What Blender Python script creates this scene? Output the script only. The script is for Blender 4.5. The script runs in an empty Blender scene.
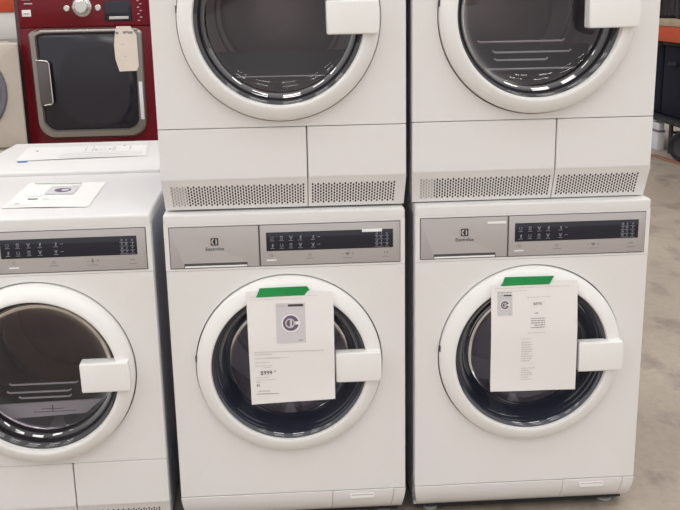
import bpy, bmesh, math, random
from mathutils import Vector, Matrix
random.seed(7)
PI = math.pi
scene = bpy.context.scene
C = scene.collection

# ------------------------------------------------------------------ materials
def mat(name, col, rough=.5, metal=0.0, spec=.5, coat=0.0, emit=None, estr=0.0, alpha=None):
    m = bpy.data.materials.new(name); m.use_nodes = True
    b = m.node_tree.nodes['Principled BSDF']
    b.inputs['Base Color'].default_value = (*col, 1)
    b.inputs['Roughness'].default_value = rough
    b.inputs['Metallic'].default_value = metal
    b.inputs['Specular IOR Level'].default_value = spec
    b.inputs['Coat Weight'].default_value = coat
    b.inputs['Coat Roughness'].default_value = .08
    if emit:
        b.inputs['Emission Color'].default_value = (*emit, 1)
        b.inputs['Emission Strength'].default_value = estr
    return m

def vary(m, scale, col2, lo=.4, hi=.65, detail=4.0, bump=0.0, stretch=(1, 1, 1)):
    """mixes a second colour in with noise (a procedural material)"""
    nt = m.node_tree; N = nt.nodes; L = nt.links
    b = N['Principled BSDF']
    tc = N.new('ShaderNodeTexCoord'); mp = N.new('ShaderNodeMapping'); mp.inputs['Scale'].default_value = stretch
    no = N.new('ShaderNodeTexNoise'); no.inputs['Scale'].default_value = scale; no.inputs['Detail'].default_value = detail
    rp = N.new('ShaderNodeValToRGB'); rp.color_ramp.elements[0].position = lo; rp.color_ramp.elements[1].position = hi
    rp.color_ramp.elements[0].color = b.inputs['Base Color'].default_value
    rp.color_ramp.elements[1].color = (*col2, 1)
    L.new(tc.outputs['Object'], mp.inputs['Vector']); L.new(mp.outputs['Vector'], no.inputs['Vector'])
    L.new(no.outputs['Fac'], rp.inputs['Fac']); L.new(rp.outputs['Color'], b.inputs['Base Color'])
    if bump:
        bp = N.new('ShaderNodeBump'); bp.inputs['Strength'].default_value = bump; bp.inputs['Distance'].default_value = .002
        L.new(no.outputs['Fac'], bp.inputs['Height']); L.new(bp.outputs['Normal'], b.inputs['Normal'])
    return m

def glass_mat(name, tint, rough=.02):
    """thin tinted glass: lets light through with a tint, reflects by its angle"""
    m = bpy.data.materials.new(name); m.use_nodes = True
    nt = m.node_tree; N = nt.nodes; L = nt.links
    for n in list(N):
        if n.type == 'BSDF_PRINCIPLED': N.remove(n)
    out = [n for n in N if n.type == 'OUTPUT_MATERIAL'][0]
    tr = N.new('ShaderNodeBsdfTransparent'); tr.inputs['Color'].default_value = (*tint, 1)
    gl = N.new('ShaderNodeBsdfGlossy'); gl.inputs['Roughness'].default_value = rough
    fr = N.new('ShaderNodeFresnel'); fr.inputs['IOR'].default_value = 1.5
    mx = N.new('ShaderNodeMixShader')
    L.new(fr.outputs['Fac'], mx.inputs['Fac']); L.new(tr.outputs['BSDF'], mx.inputs[1]); L.new(gl.outputs['BSDF'], mx.inputs[2])
    L.new(mx.outputs['Shader'], out.inputs['Surface'])
    return m

M = {}
M['white'] = vary(mat('white_enamel', (.79, .77, .76), .36, spec=.45), 3, (.785, .77, .75))
M['lid'] = vary(mat('white_lid_dimmed', (.755, .735, .725), .36, spec=.45), 3, (.75, .735, .72))  # same white, darkened to offset the strong light on the tops
M['white2'] = vary(mat('white_plastic', (.82, .795, .785), .38), 5, (.81, .79, .775))
M['door_white'] = vary(mat('door_white_plastic', (.86, .845, .83), .3), 5, (.85, .84, .82))
M['side'] = vary(mat('side_paint_shaded', (.62, .62, .70), .4), 4, (.58, .58, .66))  # bluish grey puts the shade of the turned-away sides into the colour
M['silver'] = vary(mat('silver_console_paint', (.50, .47, .465), .36, metal=.25), 2, (.47, .44, .435))
M['display'] = mat('black_display_glass', (.012, .013, .026), .12)
M['icon'] = mat('display_icon_print', (.22, .225, .27), .5)
M['mark'] = mat('grey_marking_print', (.22, .2, .2), .5)
M['markwhite'] = mat('white_marking_print', (.9, .9, .9), .4)
M['logo'] = mat('dark_logo_print', (.03, .03, .035), .4)
M['groove'] = mat('dark_groove_and_shade', (.10, .09, .09), .7)
M['bezel'] = vary(mat('navy_black_bezel', (.026, .028, .044), .05, spec=1.0), 8, (.030, .032, .050))
M['bezel2'] = mat('smoky_black_bezel', (.022, .020, .025), .05, spec=.9)
M['glass'] = glass_mat('smoked_door_glass', (.93, .91, .95))
M['glass2'] = glass_mat('brown_smoked_door_glass', (.66, .63, .65))
M['gasket'] = mat('grey_rubber_gasket', (.16, .155, .18), .5)
M['drum'] = vary(mat('steel_drum', (.60, .57, .62), .4, metal=.3), 14, (.50, .47, .53))
M['drum_brown'] = vary(mat('warm_steel_drum_back', (.58, .48, .47), .4, metal=.3), 9, (.50, .42, .43))
M['drum_light'] = mat('lightened_steel_drum', (.80, .78, .84), .4, metal=.2)  # steel lightened to make up for the little light inside the washers
M['filter'] = mat('dark_filter_housing', (.055, .052, .060), .5)
M['chromelip'] = mat('polished_drum_lip', (.75, .73, .76), .18, metal=1)
M['bar'] = mat('pale_filter_bar', (.75, .73, .78), .3)
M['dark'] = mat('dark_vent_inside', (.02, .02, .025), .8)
M['foot'] = mat('grey_plastic_foot', (.35, .34, .34), .5)
M['paper'] = vary(mat('white_printer_paper', (.84, .81, .79), .8, spec=.2), 6, (.83, .80, .78))
M['papergrey'] = mat('printed_grey_picture', (.62, .60, .62), .8, spec=.2)
M['cream'] = vary(mat('cream_card', (.80, .71, .62), .8, spec=.2), 8, (.77, .69, .60))
M['ink'] = mat('black_ink', (.07, .06, .06), .8, spec=.1)
M['inkl'] = mat('pale_grey_ink', (.58, .545, .53), .8, spec=.1)
M['inkm'] = mat('mid_grey_ink', (.30, .27, .27), .8, spec=.1)
M['inkp'] = mat('printed_purple_drum', (.16, .12, .19), .8, spec=.1)
M['green'] = vary(mat('green_masking_tape', (.018, .27, .07), .6, spec=.3), 30, (.022, .31, .085))
M['blue'] = mat('blue_tape', (.03, .17, .5), .5)
M['plain_white'] = mat('white_strip_plastic', (.9, .89, .88), .3)
M['red'] = vary(mat('cranberry_red_enamel', (.150, .003, .009), .22, spec=.3), 3, (.125, .003, .009))
M['red_shaded'] = mat('shaded_red_side', (.07, .025, .037), .4)  # red dulled to purple, painting the shadow on the cabinet side
M['chrome'] = mat('brushed_chrome', (.62, .60, .57), .18, metal=1)
M['chrome_dark'] = mat('dull_chrome', (.30, .275, .25), .3, metal=.8)
M['dglass'] = mat('dark_square_door_glass', (.014, .012, .020), .12)
M['dglass2'] = mat('dark_door_glass_bowl', (.018, .015, .026), .15)
M['beige'] = vary(mat('ivory_enamel', (.55, .49, .42), .4), 4, (.52, .465, .40))
M['orange'] = vary(mat('orange_rack_paint', (.56, .075, .018), .5), 9, (.50, .06, .016))
M['board'] = vary(mat('pale_shelf_board', (.45, .36, .25), .7), 8, (.38, .30, .21))
M['whiteboard'] = mat('white_shelf_edge', (.72, .70, .68), .6)
M['navy'] = vary(mat('navy_plastic', (.007, .008, .020), .6, spec=.15), 6, (.010, .011, .024))
M['black'] = vary(mat('black_plastic', (.014, .014, .016), .55, spec=.25), 12, (.035, .034, .04))
M['charcoal'] = vary(mat('charcoal_wrap', (.022, .020, .024), .5, spec=.25), 18, (.07, .06, .07), lo=.5, hi=.7, stretch=(1, 1, .2))
M['steel'] = mat('dark_steel_post', (.03, .03, .035), .5)
M['whitebox'] = mat('white_carton', (.66, .66, .68), .6)
M['rust'] = vary(mat('faded_orange_rail', (.30, .13, .07), .7), 12, (.22, .12, .08))
M['khaki'] = vary(mat('khaki_carton', (.22, .19, .13), .7), 12, (.17, .15, .10))
M['lamp'] = mat('lamp_diffuser', (1, 1, 1), .5, emit=(1, .97, .93), estr=14)
M['lamphouse'] = mat('lamp_housing', (.5, .5, .5), .5)

# concrete floor
f = mat('polished_concrete', (.38, .32, .26), .45, spec=.35)
nt = f.node_tree; N = nt.nodes; L = nt.links; b = N['Principled BSDF']
tc = N.new('ShaderNodeTexCoord')
def noise(scale, detail, stretch=(1, 1, 1), rough=.6):
    mp = N.new('ShaderNodeMapping'); mp.inputs['Scale'].default_value = stretch
    n = N.new('ShaderNodeTexNoise'); n.inputs['Scale'].default_value = scale; n.inputs['Detail'].default_value = detail
    n.inputs['Roughness'].default_value = rough
    L.new(tc.outputs['Object'], mp.inputs['Vector']); L.new(mp.outputs['Vector'], n.inputs['Vector']); return n
def ramp(n, p0, c0, p1, c1):
    r = N.new('ShaderNodeValToRGB'); e = r.color_ramp.elements
    e[0].position = p0; e[0].color = (*c0, 1); e[1].position = p1; e[1].color = (*c1, 1)
    L.new(n.outputs['Fac'], r.inputs['Fac']); return r
n1 = noise(1.6, 6); r1 = ramp(n1, .33, (.315, .258, .206), .68, (.405, .345, .280))
n2 = noise(5.5, 5, (1, .55, 1)); r2 = ramp(n2, .33, (.66, .64, .66), .49, (1, 1, 1))
n3 = noise(38, 3); r3 = ramp(n3, .25, (.9, .9, .9), .6, (1.03, 1.03, 1.03))
m1 = N.new('ShaderNodeMixRGB'); m1.blend_type = 'MULTIPLY'; m1.inputs['Fac'].default_value = 1
m2 = N.new('ShaderNodeMixRGB'); m2.blend_type = 'MULTIPLY'; m2.inputs['Fac'].default_value = 1
L.new(r1.outputs['Color'], m1.inputs[1]); L.new(r2.outputs['Color'], m1.inputs[2])
L.new(m1.outputs['Color'], m2.inputs[1]); L.new(r3.outputs['Color'], m2.inputs[2])
L.new(m2.outputs['Color'], b.inputs['Base Color'])
M['floor'] = f

# ------------------------------------------------------------------ helpers
def link_mesh(name, bm, mats, parent=None, smooth=True):
    me = bpy.data.meshes.new(name)
    bmesh.ops.recalc_face_normals(bm, faces=bm.faces)
    bm.to_mesh(me); bm.free()
    if not isinstance(mats, (list, tuple)): mats = [mats]
    for m in mats: me.materials.append(m)
    o = bpy.data.objects.new(name, me); C.objects.link(o)
    if parent is not None: o.parent = parent
    if smooth:
        me.shade_smooth()
        me.set_sharp_from_angle(angle=math.radians(35))
    return o

def thing(name, label, cat, loc=(0, 0, 0), rz=0, group=None):
    o = bpy.data.objects.new(name, None); C.objects.link(o)
    o.empty_display_size = .1
    o.location = loc; o.rotation_euler = (0, 0, rz)
    tag(o, label, cat, group); return o

def tag(o, label, cat, group=None):
    o['label'] = label; o['category'] = cat
    if group: o['group'] = group
    return o

def box(bm, x0, x1, y0, y1, z0, z1, bev=0.0, seg=2, mi=0):
    v = [bm.verts.new(p) for p in ((x0, y0, z0), (x1, y0, z0), (x1, y1, z0), (x0, y1, z0), (x0, y0, z1), (x1, y0, z1), (x1, y1, z1), (x0, y1, z1))]
    fs = [bm.faces.new([v[i] for i in q]) for q in ((0, 3, 2, 1), (4, 5, 6, 7), (0, 1, 5, 4), (1, 2, 6, 5), (2, 3, 7, 6), (3, 0, 4, 7))]
    for q in fs: q.material_index = mi
    if bev:
        es = list({e for q in fs for e in q.edges})
        r = bmesh.ops.bevel(bm, geom=es, offset=bev, segments=seg, profile=.5, affect='EDGES')
        for q in r['faces']: q.material_index = mi
    return v

def quad(bm, pts, mi=0):
    q = bm.faces.new([bm.verts.new(p) for p in pts]); q.material_index = mi; return q

def lathe(bm, prof, cx, cz, n=96, mi=0, close_end=False, a0=0, a1=2 * PI):
    """profile of (radius, y) turned about the y direction through (cx, cz)"""
    rings = []
    full = abs(a1 - a0 - 2 * PI) < 1e-6
    k = n if full else n + 1
    for r, y in prof:
        if r < 1e-6:
            rings.append([bm.verts.new((cx, y, cz))])
        else:
            rings.append([bm.verts.new((cx + r * math.cos(a0 + (a1 - a0) * i / n), y, cz + r * math.sin(a0 + (a1 - a0) * i / n))) for i in range(k)])
    for A, B in zip(rings, rings[1:]):
        for i in range(n):
            j = (i + 1) % k
            if len(A) == 1 and len(B) == 1: continue
            if len(B) == 1: q = bm.faces.new((A[i], A[j], B[0]))
            elif len(A) == 1: q = bm.faces.new((A[0], B[j], B[i]))
            else: q = bm.faces.new((A[i], A[j], B[j], B[i]))
            q.material_index = mi
    return rings

def prism(bm, pts, y0, y1, bev=0.0, mi=0, seg=2):
    """polygon in the x-z plane, given thickness along y"""
    a = [bm.verts.new((x, y0, z)) for x, z in pts]; b_ = [bm.verts.new((x, y1, z)) for x, z in pts]
    fs = [bm.faces.new(a), bm.faces.new(b_[::-1])]
    n = len(pts)
    for i in range(n):
        fs.append(bm.faces.new((a[i], b_[i], b_[(i + 1) % n], a[(i + 1) % n])))
    for q in fs: q.material_index = mi
    if bev:
        es = list(fs[0].edges)
        r = bmesh.ops.bevel(bm, geom=es, offset=bev, segments=seg, profile=.5, affect='EDGES')
        for q in r['faces']: q.material_index = mi
    return fs

def tube(bm, pts, r, n=8, mi=0):
    """round bar along a list of points"""
    pts = [Vector(p) for p in pts]; rings = []
    for i, p in enumerate(pts):
        d = (pts[min(i + 1, len(pts) - 1)] - pts[max(i - 1, 0)]).normalized()
        u = d.orthogonal().normalized() if i == 0 else (u - d * u.dot(d)).normalized()
        w = d.cross(u)
        rings.append([bm.verts.new(p + r * (math.cos(2 * PI * k / n) * u + math.sin(2 * PI * k / n) * w)) for k in range(n)])
    for A, B in zip(rings, rings[1:]):
        for k in range(n):
            q = bm.faces.new((A[k], A[(k + 1) % n], B[(k + 1) % n], B[k])); q.material_index = mi
    for R_ in (rings[0], rings[-1][::-1]):
        q = bm.faces.new(R_); q.material_index = mi

def plate(bm, x0, x1, z0, z1, y=0.0, back=.03, rad=.006, hole=None, n=96, mi=0, rz=None):
    """front sheet with a rounded rim; hole=(cx, cz, r)"""
    cx, cz = (hole[0], hole[1]) if hole else ((x0 + x1) / 2, (z0 + z1) / 2)
    ang = [2 * PI * i / n for i in range(n)]
    for X, Z in ((x0, z0), (x1, z0), (x1, z1), (x0, z1)):
        a = math.atan2(Z - cz, X - cx) % (2 * PI)
        ang.append(a)
    ang = sorted(set(round(a, 7) for a in ang))
    rzz = rad if rz is None else rz
    def outer(a, ix, iz):
        c, s = math.cos(a), math.sin(a); t = 1e9
        if c > 1e-9: t = min(t, (x1 - cx) / c)
        if c < -1e-9: t = min(t, (x0 - cx) / c)
        if s > 1e-9: t = min(t, (z1 - cz) / s)
        if s < -1e-9: t = min(t, (z0 - cz) / s)
        X, Z = cx + t * c, cz + t * s
        mx, mz = (x0 + x1) / 2, (z0 + z1) / 2
        return mx + (X - mx) * (1 - 2 * ix / (x1 - x0)), mz + (Z - mz) * (1 - 2 * iz / (z1 - z0))
    loops = []
    if hole:
        loops.append([(cx + hole[2] * math.cos(a), y + back, cz + hole[2] * math.sin(a)) for a in ang])
        loops.append([(cx + hole[2] * math.cos(a), y, cz + hole[2] * math.sin(a)) for a in ang])
    for k, yy in ((1, 0), (.3, .3), (0, 1)):
        loops.append([(lambda P: (P[0], y + rad * yy, P[1]))(outer(a, rad * k, rzz * k)) for a in ang])
    loops.append([(lambda P: (P[0], y + back, P[1]))(outer(a, 0, 0)) for a in ang])
    V = [[bm.verts.new(p) for p in l] for l in loops]
    m = len(ang)
    for A, B in zip(V, V[1:]):
        for i in range(m):
            q = bm.faces.new((A[i], A[(i + 1) % m], B[(i + 1) % m], B[i])); q.material_index = mi
    if not hole:
        q = bm.faces.new(V[0]); q.material_index = mi

def text_part(name, s, size, loc, m, parent, rot=(PI / 2, 0, 0), depth=.0002, align='CENTER', sx=1.0):
    cu = bpy.data.curves.new(name, 'FONT'); cu.body = s; cu.size = size; cu.extrude = depth
    cu.align_x = align; cu.align_y = 'CENTER'
    t = bpy.data.objects.new('tmp', cu); C.objects.link(t)
    bpy.context.view_layer.update()
    me = bpy.data.meshes.new_from_object(t.evaluated_get(bpy.context.evaluated_depsgraph_get()))
    me.transform(Matrix.Translation(loc) @ Matrix.Rotation(rot[2], 4, 'Z') @ Matrix.Rotation(rot[0], 4, 'X') @ Matrix.Diagonal((sx, 1, 1, 1)))
    me.name = name
    bpy.data.objects.remove(t); bpy.data.curves.remove(cu)
    me.materials.clear(); me.materials.append(m)
    o = bpy.data.objects.new(name, me); C.objects.link(o)
    if parent is not None: o.parent = parent
    return o

def merge_mesh(bm, o):
    """fold a temporary text mesh into bm and delete the object"""
    me = o.data; bm.from_mesh(me); bpy.data.objects.remove(o); bpy.data.meshes.remove(me)

# ------------------------------------------------------------------ machine parts
W = .298          # half width
DC = .451         # door centre height
def seg_icon(bm, u, z, kind, s=.0045):
    """one small pictogram with its caption bar"""
    y0, y1 = -.0024, -.0019
    if kind % 4 == 0:
        for i in range(8):
            a = i * PI / 4
            if i == 2 and kind % 8 == 0: continue
            x, zz = u + s * .8 * math.cos(a), z + s * .8 * math.sin(a)
            box(bm, x - .0009, x + .0009, y0, y1, zz - .0009, zz + .0009)
    elif kind % 4 == 1:
        prism(bm, [(u - s * .2, z - s), (u + s * .5, z - s), (u + s * .9, z + s * .9), (u - s * .1, z + s * .9)], y0, y1)
    elif kind % 4 == 2:
        prism(bm, [(u - s, z + s), (u - s * .5, z + s), (u, z), (u + s * .5, z + s), (u + s, z + s), (u + s * .2, z - s), (u - s * .2, z - s)], y0, y1)
    else:
        box(bm, u - s * .7, u + s * .7, y0, y1, z + s * .4, z + s)
        box(bm, u - s * .7, u - s * .4, y0, y1, z - s, z + s * .4)
        box(bm, u + s * .4, u + s * .7, y0, y1, z - s, z + s * .4)
        box(bm, u - s * .7, u + s * .7, y0, y1, z - s, z - s * .6)
    box(bm, u - .0055, u + .0055, y0, y1, z - s - .0035, z - s - .0022)

def make_logo(parent, u, z):
    bm = bmesh.new()
    y0 = -.0042; s = .0095
    c = .002
    pts = [(u - s + c, z - s), (u + s - c, z - s), (u + s, z - s + c), (u + s, z + s - c), (u + s - c, z + s), (u - s + c, z + s), (u - s, z + s - c), (u - s, z - s + c)]
    prism(bm, pts, y0, y0 + .001, mi=0)
    # pale shapes: crescent on the left, slim lens on the right, dark wedge pointing left between
    n = 14; y1 = y0 - .0004
    cres = [(u - .0006 + .0074 * math.cos(a), z + .0080 * math.sin(a)) for a in [PI * .5 + i * PI / n for i in range(n + 1)]]
    cres += [(u - .0042, z - .0006), (u - .0042, z + .0006)]
    prism(bm, cres[:n // 2 + 1] + [cres[-1]], y1, y0, mi=1)
    prism(bm, [cres[n // 2]] + cres[n // 2:n + 1][1:] + [cres[-2]], y1, y0, mi=1)
    lens = [(u + .0030 + .0034 * math.cos(a), z + .0076 * math.sin(a)) for a in [-PI / 2 + i * PI / n for i in range(n + 1)]]
    lens += [(u + .0030 - .0004 * math.cos(a), z + .0076 * math.sin(a)) for a in [PI / 2 - i * PI / n for i in range(1, n)]]
    prism(bm, lens, y1, y0, mi=1)
    t = text_part('t', 'Electrolux', .0122, (u, y0 + .0006, z - .0185), M['logo'], None, sx=.92)
    merge_mesh(bm, t)
    return link_mesh('brand_logo', bm, [M['logo'], M['silver']], parent, smooth=False)

def make_console(root, drawer, plain_white):
    fb = bmesh.new(); plate(fb, -W, W, .7060, .8227, rad=.003, rz=.0004, n=8)
    link_mesh('fascia', fb, M['white2'], root)
    x0 = -.0625 if drawer else -.284
    gb = bmesh.new()
    box(gb, -.2862, .2862, -.0006, .004, .7118, .8184)
    link_mesh('console_groove', gb, M['groove'], root, False)
    cb = bmesh.new(); box(cb, x0, .2842, -.0030, .005, .7140, .8164, bev=.0014)
    # slim raised lip along the right and the top of the silver plate
    box(cb, .2795, .2842, -.0042, .003, .7140, .8164, bev=.001)
    con = link_mesh('control_panel', cb, M['silver'], root)
    dx0, dx1 = (-.0475, .2675) if drawer else (-.0645, .2630)
    db = bmesh.new(); box(db, dx0, dx1, -.0040, .002, .7510, .7985, bev=.0008)
    dis = link_mesh('display', db, M['display'], con)
    ib = bmesh.new()
    k = 0
    for zi, z in enumerate((.7845, .7652)):
        for u in ((-.033, -.0095, .0135, .0365) if drawer else (-.047, -.0225, .0035, .030)):
            seg_icon(ib, u, z, (k * 3 + zi) % 8); k += 1
        seg_icon(ib, .068, z, 1 + zi, .004)
        box(ib, .079, .086, -.0024, -.0019, z - .0008, z + .0006)
    for i, u in enumerate((.227, .2375, .252)):
        for z in (.788, .779, .7688, .760):
            seg_icon(ib, u, z, (i + int(z * 1000)) % 8, .0026)
    bmesh.ops.translate(ib, verts=ib.verts, vec=(0, -.0022, 0))
    link_mesh('icons', ib, M['icon'], dis, False)
    mb = bmesh.new()
    def ring(u, z, r=.0032):
        for i in range(10):
            a = i * PI / 5
            if i == 7: continue
            x, zz = u + r * math.cos(a), z + r * math.sin(a)
            box(mb, x - .0007, x + .0007, -.0036, -.0028, zz - .0007, zz + .0007)
    ring(-.036, .7395); ring(.060, .7385)
    box(mb, .050, .071, -.0036, -.0028, .7292, .7304)
    box(mb, .139, .144, -.0036, -.0028, .7380, .7390); box(mb, .164, .169, -.0036, -.0028, .7380, .7390); box(mb, .166, .167, -.0036, -.0028, .7360, .7410)
    if drawer:
        prism(mb, [(.149, .7425), (.1535, .7410), (.158, .7425), (.1585, .7385), (.1535, .7340), (.1485, .7385)], -.0036, -.0028)
    else:
        prism(mb, [(.1512, .7345), (.1558, .7345), (.1568, .7385), (.1548, .7405), (.1548, .7450), (.1522, .7450), (.1522, .7405), (.1502, .7385)], -.0036, -.0028)
    box(mb, .142, .166, -.0036, -.0028, .7275, .7284)
    box(mb, .245, .248, -.0036, -.0028, .7370, .7405); box(mb, .251, .2545, -.0036, -.0028, .7370, .7405)
    box(mb, .240, .260, -.0036, -.0028, .7275, .7284)
    link_mesh('button_markings', mb, M['mark'], con, False)
    wb = bmesh.new(); box(wb, -.0475, -.024, -.0040, -.0028, .7262, .7292)
    link_mesh('power_button_stripe', wb, M['markwhite'], con, False)
    if drawer:
        d = bmesh.new()
        # silver drawer front with the grip recess cut from its lower edge
        pts = [(-.2842, .7140), (-.252, .7140), (-.252, .7265), (-.095, .7265), (-.095, .7140), (-.0665, .7140), (-.0665, .8164), (-.2842, .8164)]
        prism(d, pts, -.0030, .006, bev=.0010)
        dr = link_mesh('detergent_drawer', d, M['silver'], root)
        g = bmesh.new()
        box(g, -.2505, -.0965, .0016, .003, .7150, .7260)
        box(g, -.2505, -.0965, -.0030, .002, .7142, .7182, bev=.001, mi=0)
        box(g, -.2475, -.0995, -.0012, .002, .7215, .7262, mi=1)  # dark bar paints the shade above the pale tray
        link_mesh('drawer_grip', g, [M['plain_white'], M['groove']], dr)
        make_logo(dr, -.1745, .7795)
    if plain_white == 'display':  # small white strip laid across the display's upper edge
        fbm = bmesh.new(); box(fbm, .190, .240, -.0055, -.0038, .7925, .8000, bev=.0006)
        link_mesh('white_strip', fbm, M['plain_white'], dis)
    if plain_white == 'drawer':  # small white strip near the drawer's upper right
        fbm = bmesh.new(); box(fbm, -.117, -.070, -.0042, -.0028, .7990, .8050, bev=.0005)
        link_mesh('white_strip', fbm, M['plain_white'], dr)
    return con

def make_cabinet(root, depth, zb):
    bm = bmesh.new()
    e = .0035
    for s in (-1, 1):
        xa, xb = sorted((s * (W - e), s * (W - e - .008)))
        box(bm, xa, xb, .024, depth, .086, .8225); box(bm, xa, xb, .075, depth, zb, .086)
    box(bm, -W + e, W - e, depth - .01, depth, zb, .8225)
    box(bm, -W + e, W - e, .05, depth, zb, zb + .01)
    # folded seam down each side
    for s in (-1, 1):
        xa, xb = sorted((s * (W - e), s * (W - e + .0015)))
        box(bm, xa, xb, .05, .056, zb + .02, .815)
    link_mesh('cabinet', bm, M['side'], root)
    t = bmesh.new(); box(t, -W, W, .0002, depth + .002, .8228, .8500)
    es = [e_ for e_ in t.edges if all(v.co.z > .84 for v in e_.verts) or (abs(e_.verts[0].co.z - e_.verts[1].co.z) > .01)]
    bmesh.ops.bevel(t, geom=es, offset=.007, segments=4, profile=.5, affect='EDGES')
    link_mesh('top_lid', t, M['lid'], root)

def make_door(root, dryer):
    ring = bmesh.new()
    k = 1.35 if dryer else 1.0
    lathe(ring, [(.2360, .016), (.2360, -.0080 * k), (.2352, -.0125 * k), (.2330, -.0165 * k), (.2290, -.0205 * k), (.2230, -.0245 * k), (.2150, -.0280 * k), (.2070, -.0305 * k), (.2020, -.0312 * k), (.1990, -.0305 * k), (.1975, -.0280 * k), (.1970, -.014)], 0, DC, 128)
    door = link_mesh('door', ring, M['door_white'], root)
    bz = bmesh.new()
    ri = .172 if dryer else .154
    lathe(bz, [(.1974, -.0215), (.1950, -.0206), (.1920, -.0188), (.1885, -.0157), (.1845, -.0108)] + ([(.1805, -.0030), (.1770, .0080), (.1742, .0210), (.1725, .0340), (ri, .0425)] if dryer else [(.1800, -.0040), (.1750, .0055), (.1690, .0180), (.1630, .0310), (.1580, .0390), (ri, .0425)]), 0, DC, 128)
    link_mesh('door_bezel', bz, M['bezel2' if dryer else 'bezel'], door)
    gl = bmesh.new()
    lathe(gl, [(ri, .0425), (ri * .97, .0460), (ri * .90, .0520), (ri * .78, .0580), (ri * .6, .0630), (ri * .3, .0665), (0, .0675)], 0, DC, 96)
    link_mesh('door_glass', gl, M['glass2' if dryer else 'glass'], door)
    # handle slab, its outer end following the rim of the door
    h = bmesh.new()
    rr = .2290 if dryer else .2320; z0, z1 = DC - (.0370 if dryer else .0395), DC + .0395
    hx, hy = (.108, -.056) if dryer else (.1155, -.046)
    pts = [(hx + .0035, z0), (hx + .001, z0 + .003), (hx, z1 - .003), (hx + .0025, z1)]
    zs = [z1 + (z0 - z1) * i / 10 for i in range(11)]
    pts += [(math.sqrt(rr * rr - (z - DC) ** 2), z) for z in zs]
    fs = prism(h, pts[::-1], hy, -.0180, bev=.0040, seg=3)
    link_mesh('door_handle', h, M['door_white'], door)
    # hinge latch notch on the left of the rim
    k = bmesh.new(); box(k, -.2375, -.2345, -.013, -.003, DC + .018, DC + .034, bev=.001)
    link_mesh('hinge_notch', k, M['logo'], door)

def make_drum(root, dryer, style):
    d = bmesh.new()
    lathe(d, [(.2385, .030), (.2300, .034), (.2100, .060), (.1950, .088)], 0, DC, 72)
    link_mesh('door_gasket', d, M['gasket'], root)
    b_ = bmesh.new(); DB = .44 if dryer else .34
    lathe(b_, [(.1950, .088), (.2300, .095), (.2350, .13), (.2350, DB), (.2250, DB + .015)], 0, DC + .01, 72, mi=0)
    lathe(b_, [(.2250, DB + .015), (.165, DB + .020), (.158, DB + .008), (.150, DB + .004), (.060, DB), (.030, DB - .002), (0, DB - .003)], 0, DC + .01, 72, mi=1)
    for a in (.5, 2.6, 4.7):
        ca, sa = math.cos(a), math.sin(a); r0, r1 = .235, .19
        tx, tz = -sa, ca
        P = lambda r, t, y: (r * ca + tx * t, y, DC + .01 + r * sa + tz * t)
        vs = [bm_v for bm_v in [P(r0, -.035, .12), P(r0, .035, .12), P(r1, .008, .16), P(r1, -.008, .16), P(r0, -.035, DB), P(r0, .035, DB), P(r1, .008, DB - .02), P(r1, -.008, DB - .02)]]
        v = [b_.verts.new(p) for p in vs]
        for q in ((0, 1, 2, 3), (4, 7, 6, 5), (0, 3, 7, 4), (1, 5, 6, 2), (3, 2, 6, 7)):
            b_.faces.new([v[i] for i in q])
    link_mesh('drum', b_, [M['drum'], M['drum_brown'] if dryer else M['drum_light']], root)
    if dryer:
        lf = bmesh.new()
        # lint filter housing behind the lower glass with pale cross bars
        prs = [(-.15, -.150), (.15, -.150), (.172, -.080), (-.172, -.080)]
        v0 = [lf.verts.new((x, .105 if z < -.1 else .135, DC + z)) for x, z in prs]
        q = lf.faces.new(v0); q.material_index = 0
        if style == 'right': L_ = ((-.118, .088, -.070), (-.080, .106, -.096), (-.075, .048, -.115), (-.098, .142, -.137))
        elif style == 'left': L_ = ((-.100, .065, -.064), (-.108, .046, -.086), (-.079, .045, -.102))
        else: L_ = ((-.116, .128, -.139),)
        for a, c, z in L_:
            y = .090
            tube(lf, [(a - .006, y, DC + z + .004), (a, y, DC + z), (c, y, DC + z), (c + .006, y, DC + z + .004)], .0026 if style != 'middle' else .0016, 8, mi=1)
        link_mesh('lint_filter', lf, [M['filter'], M['bar']], root)
        lp = bmesh.new(); lathe(lp, [(.1965, .086), (.1930, .083), (.1900, .086), (.1925, .090)], 0, DC, 96); lathe(lp, [(.171, .300), (.168, .296), (.165, .300)], .0, DC + .01, 96); link_mesh('drum_lip', lp, M['chromelip'], root)
        if style == 'left':
            s = bmesh.new()
            v = [s.verts.new(p) for p in ((-.15, .088, DC - .118), (.13, .088, DC - .113), (.085, .086, DC - .150), (-.12, .086, DC - .158))]
            s.faces.new(v)
            v2 = [s.verts.new(p) for p in ((-.15, .093, DC - .118), (.13, .093, DC - .113), (.085, .091, DC - .150), (-.12, .091, DC - .158))]
            s.faces.new(v2[::-1])
            for i in range(4): s.faces.new((v[i], v2[i], v2[(i + 1) % 4], v[(i + 1) % 4]))
            box(s, -.05, .06, .0855, .0868, DC - .142, DC - .1405, mi=1)
            box(s, -.03, .03, .0855, .0868, DC - .134, DC - .1328, mi=1)
            box(s, -.002, .001, .0855, .0868, DC - .142, DC - .124, mi=1)
            link_mesh('filter_cover', s, [M['bar'], M['inkm']], root, False)

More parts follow.
